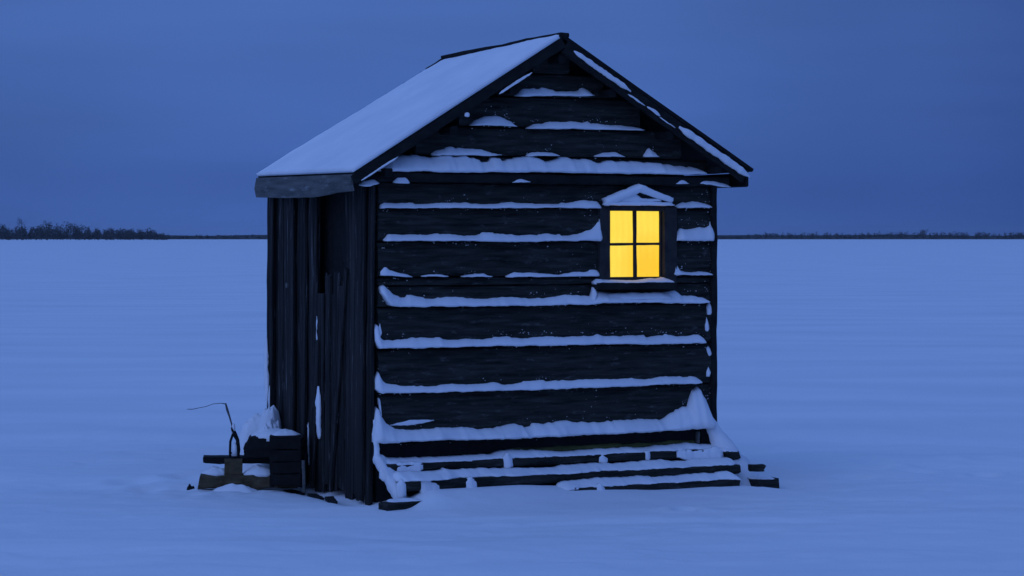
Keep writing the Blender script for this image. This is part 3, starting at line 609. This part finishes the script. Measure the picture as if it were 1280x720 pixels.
d = MB(); heap(d, -1.52, YC+0.03, 0.328, 0.15, 0.11, 0.05, 2, sink=0.02, rough=0.2, pw=2.6); heap(d, -1.565, YC+0.02, 0.355, 0.035, 0.03, 0.05, 7, sink=0.03, rough=0.3)
wbuild(d, 'snow_cover', M['snow'], org, bun, smooth=True)
# dark crate against the wall
org = Vector((-1.415, YC-0.12, 0.03)); cr_ = empty('wooden_crate', org); tag(cr_, 'upright black wooden crate standing against the hut side wall', 'crate')
d = MB()
for k in range(4):
    z = 0.075+k*0.076
    for (a, c) in (((-1.515, YC-0.20), (-1.325, YC-0.19)), ((-1.515, YC-0.02), (-1.325, YC-0.01)), ((-1.515, YC-0.19), (-1.515, YC-0.03)), ((-1.325, YC-0.18), (-1.325, YC-0.02))):
        loft(d, (*a, z), (*c, z), rect(0.014, 0.070, 0.003), step=0.06, jit=0.003, seed=k*3+a[0])
wbuild(d, 'side_slats', M['black'], org, cr_)
for (x, y) in ((-1.505, YC-0.19), (-1.335, YC-0.18), (-1.505, YC-0.03), (-1.335, YC-0.02)):
    d = MB(); loft(d, (x, y, 0.03), (x, y, 0.335), rect(0.025, 0.025, 0.003), step=0.1, jit=0.002, seed=x, up=X); wbuild(d, 'corner_post', M['black'], org, cr_)
d = MB(); loft(d, (-1.525, YC-0.11, 0.342), (-1.315, YC-0.10, 0.345), rect(0.20, 0.016, 0.003), step=0.05, jit=0.003, seed=4); wbuild(d, 'lid', M['black'], org, cr_)
d = MB(); heap(d, -1.43, YC-0.10, 0.345, 0.10, 0.09, 0.035, 12, sink=0.01, rough=0.2, pw=2.5); wbuild(d, 'snow_cover', M['snow'], org, cr_, smooth=True)
d = MB(); loft(d, (-1.300, YC-0.24, 0.0), (-1.305, YC-0.22, 0.20), rect(0.03, 0.02, 0.004), step=0.04, jit=0.003, seed=6, up=X)
st = wbuild(d, 'stake', M['grey'], (-1.300, YC-0.24, 0.0)); tag(st, 'short grey stake driven in the snow between crate and plank wall', 'stake')
# snow plastered in the corner behind
p1, p2, p3 = L2W(-0.10, 1.45), L2W(-0.14, 1.58), L2W(-0.15, 1.28)
d = MB(); heap(d, p1.x, p1.y, 0.0, 0.11, 0.12, 0.49, 21, n=40, m=16, sink=0.05, rough=0.05, pw=3.4); heap(d, p2.x, p2.y, 0.0, 0.17, 0.14, 0.41, 22, n=40, m=16, sink=0.05, rough=0.08, pw=3.2); heap(d, p3.x, p3.y, 0.0, 0.11, 0.11, 0.41, 23, n=40, m=16, sink=0.05, rough=0.08, pw=2.4)
o = wbuild(d, 'snow_drift', M['snow'], (-1.45, YC+0.2, 0.0), smooth=True); tag(o, 'snow drifted up behind the clutter at the rear corner', 'snow', kind='stuff')
# tip-up: forked stick holding a thin bent rod
def tube(mb, pts, radii, k=7):
    pts = [Vector(p_) for p_ in pts]; vs = []; fs = []
    for i, p_ in enumerate(pts):
        dd = (pts[min(i+1, len(pts)-1)]-pts[max(i-1, 0)]).normalized()
        a = dd.cross(Vector((0, 1, 0.01))).normalized(); c = dd.cross(a)
        for j in range(k): th = 2*math.pi*j/k; vs.append(p_+(a*math.cos(th)+c*math.sin(th))*radii[i])
    for i in range(len(pts)-1):
        for j in range(k): fs.append((i*k+j, i*k+(j+1) % k, (i+1)*k+(j+1) % k, (i+1)*k+j))
    fs.append(tuple(range(k))); fs.append(tuple((len(pts)-1)*k+j for j in reversed(range(k)))); mb.add(vs, fs)
def PZ(px, py, Y=YC-0.02): return Vector(((px-640)/3070*Y, Y, 1.6+(296-py)/3070*Y))
org = PZ(293, 578)
rod = empty('ice_fishing_rod', org); tag(rod, 'thin bent ice fishing rod on a dark forked stand at the pallet', 'fishing rod')
d = MB(); tube(d, [PZ(296, 578), PZ(298, 562), PZ(297, 550), PZ(293, 542), PZ(290, 534)], [0.014, 0.014, 0.012, 0.016, 0.009]); tube(d, [PZ(288, 580), PZ(287.5, 566), PZ(288, 552), PZ(292, 540)], [0.008]*4)
tube(d, [PZ(287, 566), PZ(293, 567), PZ(299, 566)], [0.007]*3); wbuild(d, 'stand', M['black'], org, rod)
d = MB(); tube(d, [PZ(292, 540), PZ(289, 528), PZ(287, 521), PZ(284, 512), PZ(282, 504)], [0.006, 0.005, 0.006, 0.008, 0.005]); tube(d, [PZ(283, 505), PZ(276, 504), PZ(266, 505), PZ(258, 508), PZ(248, 510), PZ(241, 511.5), PZ(234, 511.5)], [0.004, 0.0022, 0.002, 0.002, 0.002, 0.0022, 0.002])
wbuild(d, 'rod', M['grey'], org, rod)
d = MB(); c0 = PZ(293.5, 556); heap(d, c0.x, c0.y, c0.z-0.02, 0.022, 0.02, 0.035, 3, n=12, m=5); wbuild(d, 'snow_cover', M['snow'], org, rod, smooth=True); d = MB(); c0 = PZ(292, 531); heap(d, c0.x, c0.y, c0.z-0.005, 0.014, 0.012, 0.016, 4, n=10, m=4)
wbuild(d, 'snow_cover', M['snow'], org, rod, smooth=True)
# bits of ice and bark around
def lump(x, y, r, h, seed, m, label, cat, name, group=None):
    d = MB(); z = gz(x, y); heap(d, x, y, z, r, r*0.6, h, seed, n=12, m=5, rough=0.5, sink=0.02)
    tag(wbuild(d, name, m, (x, y, z)), label, cat, group)
lump(1.02, 14.36, 0.055, 0.018, 3, M['grey'], 'tiny grey ice chunk on bare snow in front of the steps', 'ice chunk', 'ice_chunk')
lump(3.16, 16.45, 0.04, 0.022, 4, M['grey'], 'tiny grey ice chunk alone on the snow at far right', 'ice chunk', 'ice_chunk')
lump(-2.03, 15.50, 0.035, 0.03, 5, M['black'], 'small dark wood chip at the left tip of the pallet', 'wood chip', 'wood_chip')
for k, (u, v, ln, a) in enumerate(((-0.16, 0.55, 0.22, 1.4), (-0.14, 0.95, 0.18, 1.7), (-0.20, 0.22, 0.26, 1.25))):
    c0 = L2W(u, v); dx = Vector((math.cos(a+RZ), math.sin(a+RZ), 0))*ln/2; z = gz(c0.x, c0.y)+0.012
    d = MB(); loft(d, (c0.x-dx.x, c0.y-dx.y, z), (c0.x+dx.x, c0.y+dx.y, z+0.004), rect(0.06, 0.018, 0.004), step=0.04, jit=0.006, seed=k*5)
    tag(wbuild(d, 'board_scrap', M['plank'], (c0.x, c0.y, z)), ('middle of the three dark board scraps at the foot of the plank wall', 'dark board scrap nearest the stake at the foot of the plank wall', 'dark board scrap nearest the front corner at the foot of the plank wall')[k], 'board scrap', 'board scraps along the plank wall')

# ------------------------------------------------------------------ far shore
sh = MB(); 
def shore(x0, x1, y0, dy, h, seed, n=160):
    vs = []; fs = []
    for i in range(n+1):
        x = x0+(x1-x0)*i/n; hh = h*(0.85+0.25*fbm(i*0.15, seed))
        for (yy, zz) in ((0, -0.3), (dy*0.2, hh*0.8), (dy*0.5, hh), (dy, -0.3)): vs.append((x, y0+yy+14*fbm(i*0.07, seed+5), zz))
    for i in range(n):
        for j in range(3): fs.append((i*4+j, i*4+j+1, (i+1)*4+j+1, (i+1)*4+j))
    sh.add(vs, fs)
shore(-1100, 1100, 1560, 200, 3.3, 1)
tag(sh.build('far_shore', M['tree'], smooth=True), kind='structure')
def crown(mb, cx, cy, z0, r, h, n, s, seed):
    rnd = random.Random(seed)
    lob = [(rnd.uniform(-0.55, 0.55), rnd.uniform(-0.5, 0.5), rnd.uniform(0.25, 0.8), rnd.uniform(0.3, 0.6)) for _ in range(6)]
    for i in range(n):
        lx, ly, lz, lr = rnd.choice(lob)
        a, e = rnd.uniform(0, 6.283), rnd.gauss(0, 0.5); q = rnd.random()**0.5*lr
        x = cx+r*(lx+q*math.cos(a)*math.cos(e)); y = cy+r*(ly+q*math.sin(a)*math.cos(e)); z = z0+h*min(1.0, max(0.02, lz+q*0.6*math.sin(e*2)))
        d1 = Vector((rnd.uniform(-1, 1), rnd.uniform(-1, 1), rnd.uniform(-0.5, 1)))*s; d2 = Vector((rnd.uniform(-1, 1), rnd.uniform(-1, 1), rnd.uniform(-0.5, 1)))*s
        p_ = Vector((x, y, z)); mb.add([p_, p_+d1, p_+d2], [(0, 1, 2)])
def far_tree(px, Y, h, r, seed, label, n=260, s=0.5):
    x = (px-640)/3070*Y; t = empty('bare_tree', (x, Y, 0)); tag(t, label, 'tree', 'trees standing out of the far wood')
    d = MB(); tube(d, [(0, 0, -0.2), (0.1, 0, h*0.45), (0.0, 0.1, h*0.93)], [0.28, 0.2, 0.05], 6)
    rnd = random.Random(seed)
    for k in range(7):
        z = h*rnd.uniform(0.35, 0.8); a = rnd.uniform(0, 6.28); tube(d, [(0, 0, z), (r*0.5*math.cos(a), r*0.5*math.sin(a), z+h*0.1), (r*0.85*math.cos(a), r*0.85*math.sin(a), z+h*0.2)], [0.11, 0.07, 0.03], 5)
    d.build('trunk', M['tree'], t); d = MB(); crown(d, 0, 0, h*0.2, r, h*0.8, n, s, seed); d.build('crown', M['tree'], t)
def wood_mass(name, px0, px1, Y, hfun, seed, label, dens=1.0, s=0.9, depth=30):
    x0, x1 = (px0-640)/3070*Y, (px1-640)/3070*Y; d = MB(); rnd = random.Random(seed); x = x0
    while x < x1:
        t = (x-x0)/(x1-x0); h = hfun(t)*(0.86+0.28*rnd.random()); r = max(1.6, h*0.4)
        y = Y+rnd.uniform(0, depth); tube(d, [(x, y, -0.3), (x, y, h*0.7)], [0.18, 0.08], 5)
        crown(d, x, y, 0.0, r, h, int(150*dens), s, rnd.random()); crown(d, x, y, 0.0, r*1.1, h*0.6, int(110*dens), s, rnd.random())
        x += r*0.42/dens
    tag(d.build(name, M['tree']), label, 'wood', kind='stuff')
wood_mass('far_wood', -60, 98, 1200, lambda t: 7.0+1.0*math.sin(t*9)*(t < .9), 3, 'taller dark wood on the far shore at left', s=0.7)
wood_mass('far_wood', 104, 180, 1200, lambda t: 5.3, 4, 'lower dark wood just right of the taller one', s=0.7)
wood_mass('far_wood', 183, 203, 1200, lambda t: 4.4-2*t, 6, 'tapering scrub at the right end of the left woods', s=0.6)
wood_mass('far_treeline', -80, 1360, 1555, lambda t: 2.7+0.35*math.sin(t*23)+0.35*math.sin(t*61)+1.6*sm(0.68, 0.72, t), 5, 'thin dark line of trees along the whole horizon', dens=0.45, s=0.65, depth=50)
far_tree(27, 1195, 11.0, 2.6, 1, 'thin tall bare tree above the left end of the far wood', n=150, s=0.4)
far_tree(58, 1195, 9.6, 4.0, 2, 'broad tree rising over the middle of the tall far wood', n=420, s=0.6)
far_tree(88, 1195, 8.6, 3.4, 4, 'rounded tree at the right end of the tall far wood', n=340, s=0.6)
far_tree(1154, 1550, 7.0, 4.0, 7, 'single tree standing above the horizon line at right', n=260, s=0.6)

# ------------------------------------------------------------------ cold air over the ice
hz = MB(); X0, Y0, Z0, Z1 = 3500, 3500, -1.6, 14.0
hz.add([(-X0, -Y0, Z0), (X0, -Y0, Z0), (X0, Y0, Z0), (-X0, Y0, Z0), (-X0, -Y0, Z1), (X0, -Y0, Z1), (X0, Y0, Z1), (-X0, Y0, Z1)], [(0, 3, 2, 1), (4, 5, 6, 7), (0, 1, 5, 4), (1, 2, 6, 5), (2, 3, 7, 6), (3, 0, 4, 7)])
hm = bpy.data.materials.new('haze'); hm.use_nodes = True; t = hm.node_tree; t.nodes.clear()
ho2 = N(t, 'ShaderNodeOutputMaterial'); pv = N(t, 'ShaderNodeVolumePrincipled'); pv.inputs['Color'].default_value = (0.9, 0.93, 1.0, 1); pv.inputs['Density'].default_value = 0.00009
t.links.new(pv.outputs[0], ho2.inputs['Volume'])
hb = hz.build('haze', hm); tag(hb, kind='stuff')
